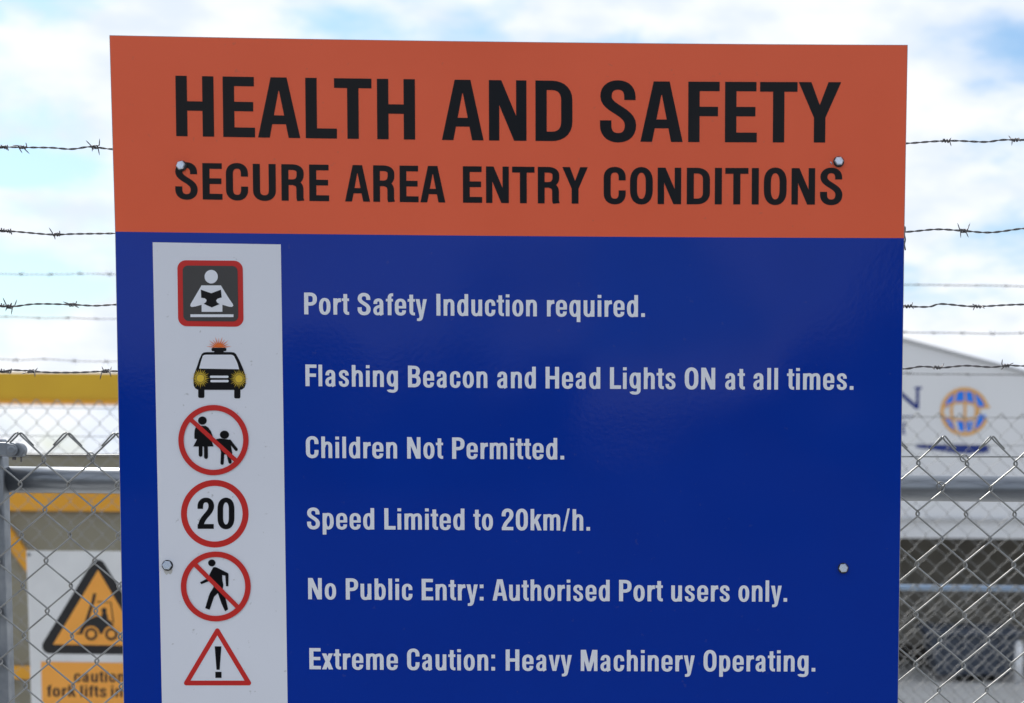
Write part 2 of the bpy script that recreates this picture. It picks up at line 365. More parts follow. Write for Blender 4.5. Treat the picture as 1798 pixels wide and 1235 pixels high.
am_, at_, ab_ = material('added_asphalt')  # unseen dark ground, added to keep the sign's lower reflections dark
vary(at_, ab_, (0.065, 0.065, 0.067), (0.095, 0.095, 0.096), 1.2, 8, 0.3, 0.7); ab_.inputs['Roughness'].default_value = 0.9
bump(at_, ab_, [(140, 0.5, 0.008, 3.0)])
g = MB(); g.add([(-400,-126,0.004),(400,-126,0.004),(400,0.6,0.004),(-400,0.6,0.004)], [(0,1,2,3)])
tag(g.build('added_road', am_), 'added dark pavement on the camera side, unseen, mirrored by the sign', kind='structure')
# added dark ridge behind the camera, unseen, shaped for the glossy sign to mirror
hm, ht, hb = material('added_hill'); vary(ht, hb, (0.018, 0.03, 0.016), (0.045, 0.055, 0.03), 0.15, 8, 0.35, 0.65); hb.inputs['Roughness'].default_value = 1.0
hv, hf = [], []
NA, NR = 160, 6
for i in range(NA + 1):
    a = math.pi + (i/NA - 0.5) * 3.0
    top = 22 + 10*math.sin(a*9+1) + 9*math.sin(a*23+2) + 5*math.sin(a*47) + 3*random.uniform(-1, 1)
    for j in range(NR + 1):
        u = j/NR; rr_ = 130 + 90*u; z = top*math.sin(u*math.pi/2)**0.8 - 0.5 if j else -1.0
        hv.append((rr_*math.sin(a), rr_*math.cos(a), z + (random.uniform(-.8,.8) if j else 0)))
for i in range(NA):
    for j in range(NR):
        q_ = i*(NR+1)+j; hf.append((q_, q_+1, q_+NR+2, q_+NR+1))
g = MB(); g.add(hv, hf, 0, True); tag(g.build('added_hills', hm), 'added dark ridge behind the camera, unseen, mirrored by the sign', kind='structure')

# ------------------------------------------------------------------ the big sign
YS, YAW = 2.57, 0.0180
XC = at(893, 617, YS).x
NRM = Vector((YAW, -1, 0)).normalized()            # faces the camera
UX = Vector((1, YAW, 0)).normalized()
PO = Vector((XC, YS, 0))
def S_(px, py, off=0.0):
    d = ray(px, py); return CAM + d * ((PO + NRM*off - CAM).dot(NRM) / d.dot(NRM))
LAY = 0.0004
sign = empty('safety_sign', (XC, YS, 0.0))
tag(sign, 'big orange and blue health and safety entry conditions sign with white pictogram strip', 'sign')
def on_sign(o):
    o.parent = sign; o.location = -Vector(sign.location); return o
def sheet(name, polys, mat, layer, parent=None, label=None, fn=None):
    """flat print cut from vinyl, given in photograph pixels on the sign's own plane"""
    if fn: polys = [[fn(p) for p in q] for q in polys]
    vs, fs = unite(polys)
    P = [S_(x, y, layer * LAY) for x, y in vs]
    fs = [f[::-1] for f in fs]
    me = bpy.data.meshes.new(name); me.from_pydata([tuple(p) for p in P], [], fs); me.update(); me.materials.append(M[mat])
    o = bpy.data.objects.new(name, me); COL.objects.link(o)
    if parent is None: on_sign(o)
    else: o.parent = parent
    if label: o['label'] = label
    return o
def quad_curve(p0, pm, p1, n=24):
    """points of the parabola y(x) through three points"""
    o = []
    for i in range(n + 1):
        x = p0[0] + (p1[0]-p0[0])*i/n
        y = (p0[1]*(x-pm[0])*(x-p1[0])/((p0[0]-pm[0])*(p0[0]-p1[0])) + pm[1]*(x-p0[0])*(x-p1[0])/((pm[0]-p0[0])*(pm[0]-p1[0]))
             + p1[1]*(x-p0[0])*(x-pm[0])/((p1[0]-p0[0])*(p1[0]-pm[0])))
        o.append((x, y))
    return o
TOP = quad_curve((192,62),(740,71.5),(1594,79))
MID = quad_curve((202,407),(890,414.5),(1588,418.3))
BL, BR = (231,1905), (1567,1905)
# panel body
outline = [BL, BR, (1577,1235), (1588,418.3)] + TOP[::-1] + [(202,407),(217,1235)]
fr = [S_(x, y, 0) for x, y in outline]; bk = [p - NRM * 0.004 for p in fr]; n = len(fr)
mb = MB(); mb.add(fr + bk, [tuple(range(n)), tuple(range(2*n-1, n-1, -1))] + [((i+1) % n, i, n+i, n+(i+1) % n) for i in range(n)])
on_sign(mb.build('panel', M['board']))
ins = 0.8
sheet('orange_film', [[(x, y + 0.3) for x, y in TOP[::-1]][:0] + [(TOP[0][0]+ins, TOP[0][1]+ins)] + [(x, y+ins) for x, y in TOP[1:-1]] + [(TOP[-1][0]-ins, TOP[-1][1]+ins), (MID[-1][0]-ins, MID[-1][1])] + [p for p in MID[::-1][1:-1]] + [(MID[0][0]+ins, MID[0][1])]], 'orange', 1)
sheet('blue_film', [[(MID[0][0]+ins, MID[0][1])] + MID[1:-1] + [(MID[-1][0]-ins, MID[-1][1]), (1577-ins,1235), (BR[0]-ins, BR[1]-1), (BL[0]+ins, BL[1]-1), (217+ins,1235)]], 'blue', 1)
sheet('white_film', [[(268,425.6),(380,427.6),(493,429.4),(505,1235),(512,1700),(296,1700),(284.3,1235)]], 'white_film', 2)

def lettering(words, base, cap, mat, layer, name, label, parent=None):
    """words: (text, x left, x right) ; base: parabola of the baseline through three points"""
    (xa, ya), (xm, ym), (xb, yb) = base
    def bl(x):
        return (ya*(x-xm)*(x-xb)/((xa-xm)*(xa-xb)) + ym*(x-xa)*(x-xb)/((xm-xa)*(xm-xb)) + yb*(x-xa)*(x-xm)/((xb-xa)*(xb-xm)))
    V, Fc = [], []
    for s, x0, x1 in words:
        w, vs, fs = word(s); sc = (x1 - x0) / w; b = len(V)
        for gx, gy in vs:
            x = x0 + gx*sc; up = gy*cap/100; y = bl(x) - up
            x -= (0.0266 - 2.6e-5*x) * up * 0.8
            V.append(S_(x, y, layer*LAY))
        Fc += [tuple(k + b for k in f) for f in fs]
    me = bpy.data.meshes.new(name); me.from_pydata([tuple(v) for v in V], [], Fc); me.update(); me.materials.append(M[mat])
    o = bpy.data.objects.new(name, me); COL.objects.link(o); on_sign(o); o['label'] = label
    return o
lettering([('HEALTH',309.5,729),('AND',776,1005),('SAFETY',1053.5,1476)], ((311,239.2),(850,246.8),(1476,250.6)), 106, 'black', 2, 'lettering', 'large black capitals HEALTH AND SAFETY')
lettering([('SECURE',308,578),('AREA',606,782),('ENTRY',813,1032),('CONDITIONS',1060,1479)], ((308,349.8),(850,356.5),(1479,359.6)), 64, 'black', 2, 'lettering', 'black capitals SECURE AREA ENTRY CONDITIONS')
BLUE = [
 ([('Port',534.2,613),('Safety',628,749.6),('Induction',766.4,942.6),('required.',960.4,1132.3)], ((534,552.2),(830,555.0),(1132,556.8)), 38.3, 'Port Safety Induction required.'),
 ([('Flashing',536.5,698.7),('Beacon',716.5,855.7),('and',872.8,940.8),('Head',958,1054),('Lights',1071,1186.2),('ON',1202.3,1255.7),('at',1273,1307.7),('all',1322.5,1366),('times.',1381.7,1498.5)], ((535,678.2),(1000,682.6),(1498,684.7)), 38, 'Flashing Beacon and Head Lights ON at all times.'),
 ([('Children',537.3,697.3),('Not',715,778),('Permitted.',794,990.6)], ((537,804.2),(770,805.8),(990,807)), 37.7, 'Children Not Permitted.'),
 ([('Speed',539.3,657.2),('Limited',675,815.6),('to',831.2,865.5),('20km/h.',881,1036)], ((539,929.3),(790,930.7),(1036,932)), 37.5, 'Speed Limited to 20km/h.'),
 ([('No',541.2,590.2),('Public',607.3,724.2),('Entry:',740.5,849),('Authorised',865,1070.5),('Port',1087,1163.6),('users',1178.6,1281.3),('only.',1296.6,1382)], ((541,1052.5),(960,1055.3),(1382,1056.8)), 37.4, 'No Public Entry: Authorised Port users only.'),
 ([('Extreme',543.4,698.7),('Caution:',714.9,869.2),('Heavy',888,1004),('Machinery',1019.8,1219.8),('Operating.',1235.3,1431.5)], ((543,1175.3),(960,1178.2),(1431,1179.4)), 37.2, 'Extreme Caution: Heavy Machinery Operating.'),
]
for ws, base, cap, txt in BLUE:
    lettering(ws, base, cap, 'letter_white', 2, 'lettering', 'pale lettering reading ' + txt.rstrip('.'))

def rrect(x0, y0, x1, y1, r, n=7):
    o = []
    for cx, cy, a0 in ((x1-r, y1-r, 0), (x0+r, y1-r, 90), (x0+r, y0+r, 180), (x1-r, y0+r, 270)):
        o += [(cx + r*math.cos(R(a0+90*k/n)), cy + r*math.sin(R(a0+90*k/n))) for k in range(n+1)]
    return o
def ring(cx, cy, ro, ri, n=72):
    rm, w = (ro+ri)/2, ro-ri
    return stroke([(cx + rm*math.cos(2*math.pi*k/n), cy + rm*math.sin(2*math.pi*k/n)) for k in range(n)], w, w, closed=True)
def bar(p, q, w): return stroke([p, q], w)
def capsule(p, q, w): return stroke([p, q], w) + [ellipse(*p, w/2, w/2, 20), ellipse(*q, w/2, w/2, 20)]
def star(cx, cy, ri, ro, n, a0=0, a1=360, dx=1.0):
    o = []
    cnt = n if a1-a0 >= 360 else n-1
    for k in range(n):
        a = R(a0 + (a1-a0)*k/cnt); b = R((a1-a0)/cnt*0.5)
        r_ = ro * (1.0 if k % 2 == 0 else 0.86)
        o.append([(cx+ri*math.cos(a-b)*dx, cy+ri*math.sin(a-b)), (cx+r_*math.cos(a)*dx, cy+r_*math.sin(a)), (cx+ri*math.cos(a+b)*dx, cy+ri*math.sin(a+b))])
    return o
Z1 = lambda p: (p[0]/4.115+260, p[1]/4.115+420)
Z2 = lambda p: (p[0]/4.75+260, p[1]/4.75+700)
Z3 = lambda p: (p[0]/4.335+260, p[1]/4.335+950)
def picto(label):
    o = empty('pictogram'); on_sign(o); o['label'] = label
    return o
# 1 reader
p = picto('red bordered grey square with a white figure reading a book')
tilt = lambda q: Z1((q[0] + (q[1]-390)*0.014, q[1] + (q[0]-450)*0.010))
sheet('border', [rrect(214,155,687,632,62)], 'red', 3, p, fn=tilt)
sheet('inner_square', [rrect(252,193,649,594,38)], 'charcoal', 4, p, fn=tilt)
sheet('reader', [ellipse(456,272,48,49), [(386,335),(526,335),(575,415),(612,470),(616,482),(606,491),(585,489),(537,475),(537,526),(387,526),(387,475),(340,488),(315,491),(305,484),(307,470),(345,405)], rect(306,544,617,564)], 'letter_white', 5, p, fn=Z1)
sheet('book', [[(381,366),(456,392),(526,366),(532,422),(503,430),(491,444),(499,460),(517,470),(460,494),(402,468),(420,455),(423,440),(410,428),(384,424)]], 'black', 6, p, fn=Z1)
sheet('arm', [[(385,378),(381,425),(410,428),(424,440),(412,462),(396,462),(378,470),(350,440)], [(530,378),(533,422),(503,430),(490,444),(500,460),(520,466),(537,470),(560,440)]], 'letter_white', 5.5, p, fn=Z1)
# 2 car
p = picto('black car seen from the front with orange beacon and yellow headlights')
sheet('car_body', [[(388,830),(402,820),(425,817),(600,817),(622,820),(636,832),(662,880),(690,945),(704,990),(706,1045),(697,1073),(680,1086),(665,1090),(362,1090),(342,1080),(330,1060),(327,1010),(333,975),(352,925),(370,870)], rrect(362,1070,407,1148,12), rrect(622,1070,667,1152,12), rrect(458,786,566,810,10), rect(478,808,546,822)], 'black', 3, p, fn=Z1)
sheet('windscreen', [[(395,845),(405,838),(420,836),(598,836),(612,839),(622,848),(645,895),(658,941),(369,936),(378,900)]], 'white_film', 4, p, fn=Z1)
sheet('grille_bar', [rrect(447,987,581,1004,8), rrect(450,1018,582,1035,8)], 'letter_white', 4, p, fn=Z1)
sheet('beacon_flash', star(511,786,30,84,11,188,352,1.12) + [ellipse(511,780,32,24,24)[12:] + [(543,784),(479,784)]], 'amber', 3.5, p, fn=Z1)
for cx, cy in ((378,1006),(657,1010)):
    sheet('headlight', star(cx,cy,30,74,24,0,360,0.95), 'yellow', 5, p, fn=Z1)
    sheet('headlight', ring(cx,cy,31,27,28), 'charcoal', 6, p, fn=Z1)
    sheet('headlight', [ellipse(cx,cy,28,28,28)], 'yellow', 6.5, p, fn=Z1)
# 3 no children
p = picto('red prohibition ring crossing out a woman and a child')
c = (545,347)
sheet('prohibition_ring', ring(*c,293,248) + bar((355,175),(738,522),36), 'red', 5, p, fn=Z2)
sheet('figure', [ellipse(453,184,36,34,28), [(388,268),(395,245),(420,228),(480,228),(503,243),(525,275),(545,330),(538,350),(530,355),(545,400),(377,400),(408,340),(386,334),(386,290)]] + capsule((438,400),(438,470),32) + capsule((482,400),(483,488),32), 'black', 4, p, 'woman in a dress', fn=Z2)
sheet('figure', [ellipse(637,302,38,34,28), [(570,338),(600,333),(672,343),(690,352),(692,398),(702,455),(700,470),(612,465),(604,430),(560,365)]] + capsule((680,355),(735,425),26) + capsule((622,440),(617,540),27) + capsule((662,440),(684,530),27), 'black', 4, p, 'child holding out an arm', fn=Z2)
# 4 twenty
p = picto('red ring with black number 20')
sheet('ring', ring(556,961,282,232), 'red', 3, p, fn=Z2)
w20, v20, f20 = word('20'); polys = [[v20[i] for i in f] for f in f20]
sheet('number', polys, 'black', 3, p, fn=lambda q: Z2((412 + q[0]*308/w20, 1087 - q[1]*2.56)))
# 5 no pedestrians
p = picto('red prohibition ring crossing out a walking person')
sheet('prohibition_ring', ring(515,347,266,224) + bar((360,182),(682,504),34), 'red', 5, p, fn=Z3)
sheet('figure', [ellipse(485,168,28,26,28), [(495,203),(510,199),(528,205),(608,246),(612,255),(611,345),(593,345),(588,265),(563,260),(566,300),(572,335),(568,368),(585,420),(609,520),(587,537),(560,480),(531,397),(502,425),(468,524),(435,512),(462,420),(472,395),(500,350),(485,320),(468,305),(404,330),(395,315),(440,292),(458,285),(470,250)]], 'black', 4, p, 'person striding to the left', fn=Z3)
# 6 warning triangle
p = picto('red warning triangle with black exclamation mark')
tri = [(527,684),(766,1082),(291,1082)]
def side(a, b, w): return capsule(a, b, w)
sheet('triangle_border', side(tri[0],tri[1],36)+side(tri[1],tri[2],36)+side(tri[2],tri[0],36) + [[(527,684),(505,720),(549,720)],[(291,1082),(322,1062),(334,1082)],[(766,1082),(734,1062),(722,1082)]], 'red', 3, p, fn=Z3)
sheet('exclamation_mark', [[(507,803),(558,803),(545,981),(521,981)], rect(512,997,559,1043)], 'black', 3, p, fn=Z3)

# bolts through the sign
hexm = MB()
hx = [(math.cos(R(60*k+12)), math.sin(R(60*k+12))) for k in range(6)]
def hexring(r, y): return [(r*a, y, r*b) for a, b in hx]
seg = 24
wsh = [(0.0076*math.cos(2*math.pi*k/seg), 0.0076*math.sin(2*math.pi*k/seg)) for k in range(seg)]
hexm.add([(a*1.06, 0, b*1.06) for a, b in wsh] + [(a*1.06, -0.0012, b*1.06) for a, b in wsh], [tuple(range(seg, 2*seg))[::1]] + [(k, (k+1) % seg, seg+(k+1) % seg, seg+k) for k in range(seg)], 1)
hexm.add(hexring(0.0070, -0.0011) + hexring(0.0070, -0.0050) + hexring(0.0056, -0.0062), [(k, (k+1) % 6, 6+(k+1) % 6, 6+k) for k in range(6)] + [(6+k, 6+(k+1) % 6, 12+(k+1) % 6, 12+k) for k in range(6)] + [tuple(range(12, 18))])
bolt_me = hexm.mesh('bolt', [M['zinc'], M['rubber']])
for (bx, by), rz in zip(((319,292),(1472.5,284.5),(294.3,993),(1480.5,998)), (0.1, 0.5, 0.9, 0.3)):
    q = S_(bx, by, 0.0009)
    o = bpy.data.objects.new('bolt', bolt_me); COL.objects.link(o); o.parent = sign
    o.location = q - Vector(sign.location); o.rotation_euler = (R({0.1: -9, 0.5: -8, 0.9: -5, 0.3: -6}[rz]), rz*0.3, R(random.choice((-3, 4))))
# small metal burr beside the upper right bolt, grime that has run from the lower left one
q = S_(1459.5, 286, 0.0012); m = MB(); m.tube([q + Vector((-0.0015, 0, 0.001)), q, q + Vector((0.0012, 0, -0.0022))], 0.0009, 8); on_sign(m.build('burr', M['zinc']))
M['grime'] = paint('grime', (0.50, 0.49, 0.45), (0.60, 0.60, 0.58), 60, 0.8)
sheet('grime_mark', [[(287,1000),(303,1000),(302,1006),(299,1009),(296,1007),(292,1010),(289,1006)]], 'grime', 2.5)
# posts behind the sign, fixed to it
for bx in (306, 1476):
    q = S_(bx, 640, 0)
    pb = MB(); pb.box(q.x-0.025, q.y+0.006, 0, q.x+0.025, q.y+0.056, 2.28)
    on_sign(pb.build('mounting_post', M['galv'], bevel=0.003))

# ------------------------------------------------------------------ chain link
HP, VP = 0.03786, 0.0393           # half pitches of the woven diamonds
WR, DD, EE = 0.00140, 0.0022, 0.0022
def zigzag(start_left, nrow, r=WR, sides=6):
    """one woven wire: legs falling left ('/') lie in front, legs falling right lie behind; knuckled over at the top"""
    pts = []; left = start_left
    cx = lambda lf: (-EE if lf else HP + EE)
    s = 1 if left else -1
    yf = DD if left else -DD                     # depth of the first leg
    x = cx(left)
    pts += [(x - s*0.0185, -yf*1.9, -0.0172), (x - s*0.0110, -yf*1.9, -0.0092), (x - s*0.0040, -yf*1.6, -0.0010), (x - s*0.0012, -yf*0.9, 0.0018), (x + s*0.0010, 0, 0.0022), (x + s*0.0022, yf*0.8, 0.0010), (x + s*0.0050, yf, -0.0030)]
    for k in range(1, nrow + 1):
        lf = left if k % 2 == 0 else not left
        s = 1 if lf else -1                       # points back into the wire
        ya = DD if not lf else -DD                # depth of the leg that arrives at this corner
        x = cx(lf); z = -k * VP
        pts += [(x + s*0.0050, ya, z + 0.0062), (x + s*0.0014, ya*0.98, z + 0.0036), (x + s*0.0001, ya*0.6, z + 0.0018), (x - s*0.0002, 0, z), (x + s*0.0001, -ya*0.6, z - 0.0018), (x + s*0.0014, -ya*0.98, z - 0.0036), (x + s*0.0050, -ya, z - 0.0062)]
    m = MB(); m.tube(pts, r, sides); return m
def chain(parent, name, x0, x1, zl, Y, nrow, apex_x, sides=6, mats=None, jit=0.0010, r=WR):
    A = zigzag(True, nrow, r, sides).mesh('mesh_wire', mats); B = zigzag(False, nrow, r, sides).mesh('mesh_wire', mats)
    i0 = math.floor((x0 - apex_x) / HP); i1 = math.ceil((x1 - apex_x) / HP)
    for i in range(i0, i1):
        x = apex_x + i * HP
        inst(name, A if i % 2 == 0 else B, parent, (x, Y + random.uniform(-jit, jit), zl(x) + random.uniform(-jit, jit)), (random.uniform(-.002,.002), random.uniform(-.0006,.0006), 0))

def catmull(P, step):
    out = []
    for i in range(len(P) - 1):
        p0 = P[max(i-1, 0)]; p1 = P[i]; p2 = P[i+1]; p3 = P[min(i+2, len(P)-1)]
        n = max(2, int((p2 - p1).length / step))
        for k in range(n):
            t = k / n
            out.append(0.5*((2*p1) + (p2-p0)*t + (2*p0-5*p1+4*p2-p3)*t*t + (-p0+3*p1-3*p2+p3)*t**3))
    out.append(P[-1]); return out
def barb_mesh(seed, r=0.00085):
    rng = random.Random(seed); m = MB()
    turns = 2.3; pts = []; rc = 0.0024
    for k in range(26):
        a = 2*math.pi*turns*k/25 + rng.random()
        pts.append(Vector((-0.0055 + 0.011*k/25, rc*math.cos(a), rc*math.sin(a)*1.1)))
    a1, a2 = rng.uniform(0.4, 1.2), rng.uniform(0.3, 1.3)
    d1 = Vector((rng.uniform(-.5,.1), rng.uniform(-.5,.5), math.sin(a1)+.4)).normalized(); d2 = Vector((rng.uniform(-.2,.4), rng.uniform(-.5,.5), -math.sin(a2)-.4)).normalized()
    m.tube([pts[0] + d1*0.0125, pts[0] + d1*0.008] + pts + [pts[-1] + d2*0.008, pts[-1] + d2*0.0125], lambda t: r*(0.25 if t in (0, 1) else 1), 5)
    pts2 = [Vector((p.x*0.8 + 0.002, -p.y, p.z)) for p in pts[::-1]]
    d3 = Vector((0.35, rng.uniform(-.6,.6), rng.uniform(.6,1))).normalized(); d4 = Vector((-0.3, rng.uniform(-.6,.6), -rng.uniform(.6,1))).normalized()
    m.tube([pts2[0] + d3*0.012, pts2[0] + d3*0.007] + pts2 + [pts2[-1] + d4*0.007, pts2[-1] + d4*0.011], lambda t: r*(0.25 if t in (0, 1) else 1), 5)
    return m
BARBS = [barb_mesh(s).mesh('barb', M['barb']) for s in (1, 2, 3, 4, 5)]
def barbed(parent, P, barbs, step=0.0022, sr=0.00085, hr=0.00085, pitch=0.030, sides=5):
    """two strands twisted round each other; barbs = x positions of the barbs"""
    C = catmull(P, step); m = MB(); s = 0; tw = [[], []]
    for i, c in enumerate(C):
        if i: s += (c - C[i-1]).length
        a = 2*math.pi*s/pitch
        for j in (0, 1):
            o = Vector((0, math.cos(a + math.pi*j), math.sin(a + math.pi*j))) * hr
            tw[j].append(c + o)
    for j in (0, 1): m.tube(tw[j], sr, sides)
    w = m.build('barbed_wire', M['barb'], parent)
    for bx in barbs:
        c = min(C, key=lambda q: abs(q.x - bx))
        inst('barb', random.choice(BARBS), w, c, (random.uniform(0, 6.28), random.uniform(-.1,.1), 0), (random.choice((1,-1)), 1, 1))
    return w

# ------------------------------------------------------------------ front fence
Y1 = 2.66
fence = empty('chain_link_fence', (0, 0, 0))
tag(fence, 'near chain link fence right behind the big sign with four barbed wires on top', 'fence')
a_, b_ = at(33, 763, Y1), at(1656, 769, Y1)
zl1 = lambda x: a_.z + (b_.z - a_.z) * (x - a_.x) / (b_.x - a_.x)
HP_keep = HP; HP = (b_.x - a_.x) / 38
chain(fence, 'mesh_wire', -2.0, 1.35, zl1, Y1, 44, a_.x, 8, M['wire'])
def span(y_px_l, y_px_r, Y, x0, x1):
    """two far ends of a line that passes the given pixel heights at the picture's left and right"""
    p, q = at(0, y_px_l, Y), at(1798, y_px_r, Y); k = (q.z - p.z) / (q.x - p.x)
    return Vector((x0, Y, p.z + k*(x0-p.x))), Vector((x1, Y, p.z + k*(x1-p.x)))
p, q = span(799, 802.5, Y1 + 0.0035, -2.0, 1.35)
m = MB(); m.tube([p, q], 0.0011, 6); m.build('tension_wire', M['wire'], fence)
# top rail: dark cup fitting against the left post, pipe ahead
p, q = span(842, 859, Y1 + 0.034, -1.16, 1.35)
m = MB(); m.tube([p + (q-p)*k/20 for k in range(21)], 0.0205, 40); m.build('top_rail', M['galv_pipe'], fence)
p0 = at(14, 842, Y1 + 0.034)
# posts
def post(px, w_px, top_py, Y, wdir=1):
    w = w_px * Y / F; x = at(px, 900, Y + w*0.5).x; zt = at(px, top_py, Y).z
    m = MB(); m.box(x - w, Y, 0, x, Y + w*0.5, zt - 0.026); m.box(x - w - 0.001, Y - 0.002, zt - 0.025, x - 0.001, Y + w*0.5 - 0.002, zt)
    return m, x, zt
m, xpost, zpost = post(19, 56, 771, Y1 + 0.006)
m.build('post', M['galv'], fence, bevel=0.003)
for X in (1.32,):
    pm = MB(); pm.box(X-0.03, Y1+0.006, 0, X+0.03, Y1+0.066, zpost); pm.build('post', M['galv'], fence, bevel=0.004)
# arms that hold the barbed wires
for X in (xpost - 0.045, 1.34):
    am = MB(); am.box(X-0.006, Y1-0.006, zpost-0.2, X+0.006, Y1+0.003, zpost+0.50); am.box(X-0.006, Y1+0.004, zpost-0.2, X-0.002, Y1+0.03, zpost+0.50)
    am.build('wire_arm', M['galv'], fence, bevel=0.001)
# hinge strap with its round headed bolt
c = at(24.5, 790.5, Y1 - 0.012); rr = 12.5*Y1/F
m = MB()
tab = [(rr*1.15 + rr*math.cos(R(a)) - rr*0.15, rr*math.sin(R(a))) for a in range(-90, 91, 10)]
poly = [(-rr*1.2, -rr), ] + [(rr*0.35 + rr*math.cos(R(a)), rr*math.sin(R(a))) for a in range(-90, 91, 10)] + [(-rr*1.2, rr)]
m.prism([(c.x + x, c.z + z) for x, z in poly], Y1 - 0.010, Y1 + 0.004)
band0 = at(14, 777, Y1).z; band1 = at(14, 802, Y1).z
m.box(xpost - 0.055, Y1 - 0.006, band1, c.x - rr*1.2, Y1 + 0.003, band0)
m.build('strap', M['galv'], fence, bevel=0.002)
m = MB(); m.tube([(c.x-0.002, Y1-0.0165, c.z), (c.x-0.002, Y1-0.0098, c.z)], 0.0088, 28); m.tube([(c.x-0.002, Y1-0.0178, c.z), (c.x-0.002, Y1-0.0164, c.z)], lambda t: 0.0045 + 0.003*t, 28)
m.build('bolt', M['galv'], fence, bevel=0.0006)
m = MB(); nn = at(26, 804, Y1); m.tube([(nn.x, Y1-0.002, nn.z+0.002), (nn.x, Y1-0.002, nn.z-0.0035)], 0.003, 12); m.tube([(nn.x+0.011, Y1-0.002, nn.z+0.002), (nn.x+0.011, Y1-0.003, nn.z-0.006)], 0.0012, 8)
m.build('bolt', M['barb'], fence)
# barbed wires, taken along the photograph's line and carried on past it
BW = [
 ([(0,258),(43,259),(90,259.6),(125,262),(155,258),(170,259),(196,262)], [(1592,252),(1640,248.5),(1680,247.5),(1730,249.5),(1760,246),(1798,246)], [43,170], [1660,1782]),
 ([(0,405),(30,407),(90,412),(130,411),(200,410)], [(1590,407.5),(1645,403),(1690,405.5),(1740,408.5),(1798,401.5)], [98], [1694]),
 ([(0,537),(20,539),(62,534),(125,535),(165,537),(203,535)], [(1588,538),(1630,539),(1652,534),(1700,538),(1730,538),(1765,536),(1798,535)], [14,125], [1595,1720]),
 ([(0,652),(25,650),(85,654),(140,654),(180,652),(207,652)], [(1586,648),(1615,644),(1640,645),(1655,646),(1695,642.5),(1740,645),(1770,642),(1798,643)], [50,181], [1651,1770]),
]
for lft, rgt, bl_, br_ in BW:
    mid = []
    x = lft[-1][0] + 45
    while x < rgt[0][0] - 30:
        t = (x - lft[-1][0]) / (rgt[0][0] - lft[-1][0]); mid.append((x, lft[-1][1]*(1-t) + rgt[0][1]*t + random.uniform(-2.5, 2.5))); x += 45
    pre = [(-1000 + 50*k, lft[0][1] - 4 + random.uniform(-2, 2)) for k in range(19)]
    pos = [(1845 + 50*k, rgt[-1][1] + random.uniform(-2, 2)) for k in range(20)]
    P = [at(px, py, Y1 + 0.001) for px, py in pre + lft + mid + rgt + pos]
    bx = [at(k, 400, Y1).x for k in bl_ + br_]
    k = bl_[-1] + 122
    while k < br_[0] - 80: bx.append(at(k, 400, Y1).x); k += 121
    k = bl_[0] - 122
    while k > -900: bx.append(at(k, 400, Y1).x); k -= 121
    k = br_[-1] + 122
    while k < 2700: bx.append(at(k, 400, Y1).x); k += 121
    w = barbed(fence, P, bx)
    # where the strands are wound back on themselves beside the arm
    e = lft[0]; pts = []
    for i in range(90):
        t = i/89; c = at(-22 + t*(42 if e[1] > 300 else 36), e[1] + 0.8*math.sin(t*9), Y1)
        rad = 0.0023 + 0.0009*math.sin(i*1.7); pts.append(c + Vector((0, math.cos(i*0.75)*rad, math.sin(i*0.75)*rad)))
    pts += [pts[-1] + Vector((0.002, -0.002, 0.006 if e[1] > 500 else -0.004))]
    tm = MB(); tm.tube(pts, 0.0009, 5); tm.build('tie_wrap', M['barb'], w)
# loose tie wire bent over the sign's right edge
m = MB(); pts = [S_(1588.8 + 0.8*math.sin(k*1.1), 398 + k*3.2, -0.002 - 0.001*(k % 2)) for k in range(14)]; m.tube(pts, 0.0011, 6); on_sign(m.build('tie_wire', M['barb']))
# fence staples where the mesh is clipped to tension wire and rail
for (px, py, Yo) in ((1693, 805, -0.002), (1652, 853, -0.003), (159, 801, -0.002)):
    c = at(px, py, Y1 + Yo); m = MB()
    m.tube([c + Vector((0.006*math.cos(a*0.5), -0.001 + 0.0003*a, 0.0055*math.sin(a*0.5))) for a in range(15)], 0.0011, 6); m.build('clip', M['wire'], fence)

# ------------------------------------------------------------------ second fence
Y2 = 6.1
HP = HP_keep
fence2 = empty('chain_link_fence', (0, 0, 0))
tag(fence2, 'farther chain link fence seen out of focus behind the near one, with thin barbed wires', 'fence')
a2, b2 = at(27, 703, Y2), at(1732, 727, Y2)
zl2 = lambda x: a2.z + (b2.z - a2.z) * (x - a2.x) / (b2.x - a2.x)
HP = 0.0372
chain(fence2, 'mesh_wire', -3.5, 1.6, zl2, Y2, 48, a2.x + 0.0, 5, M['dull_wire'], r=0.00102)
for yl, yr in ((480,503),(557,586),(631,658)):
    p, q = span(yl, yr, Y2, -3.5, 1.6)
    P = [p + (q-p)*k/60 + Vector((0, 0, random.uniform(-0.0035, 0.0035))) for k in range(61)]
    P = [Vector((v.x, Y2, v.z)) for v in P]
    x = p.x + random.uniform(0, .1); bx = []
    while x < q.x: bx.append(x); x += 0.1055
    barbed(fence2, P, bx, 0.009, 0.0011, 0.0010, 0.036, 4)
for yl, yr in ((716,734),(765,783)):
    p, q = span(yl, yr, Y2 + 0.004, -3.5, 1.6)
    m = MB(); m.tube([p, q], 0.0013, 5); m.build('tension_wire', M['wire'], fence2)
for X in (-3.52, -1.3, 1.62):
    m = MB(); m.tube([(X, Y2 + 0.03, 0), (X, Y2 + 0.03, 2.5)], 0.022, 20); m.build('post', M['galv'], fence2)
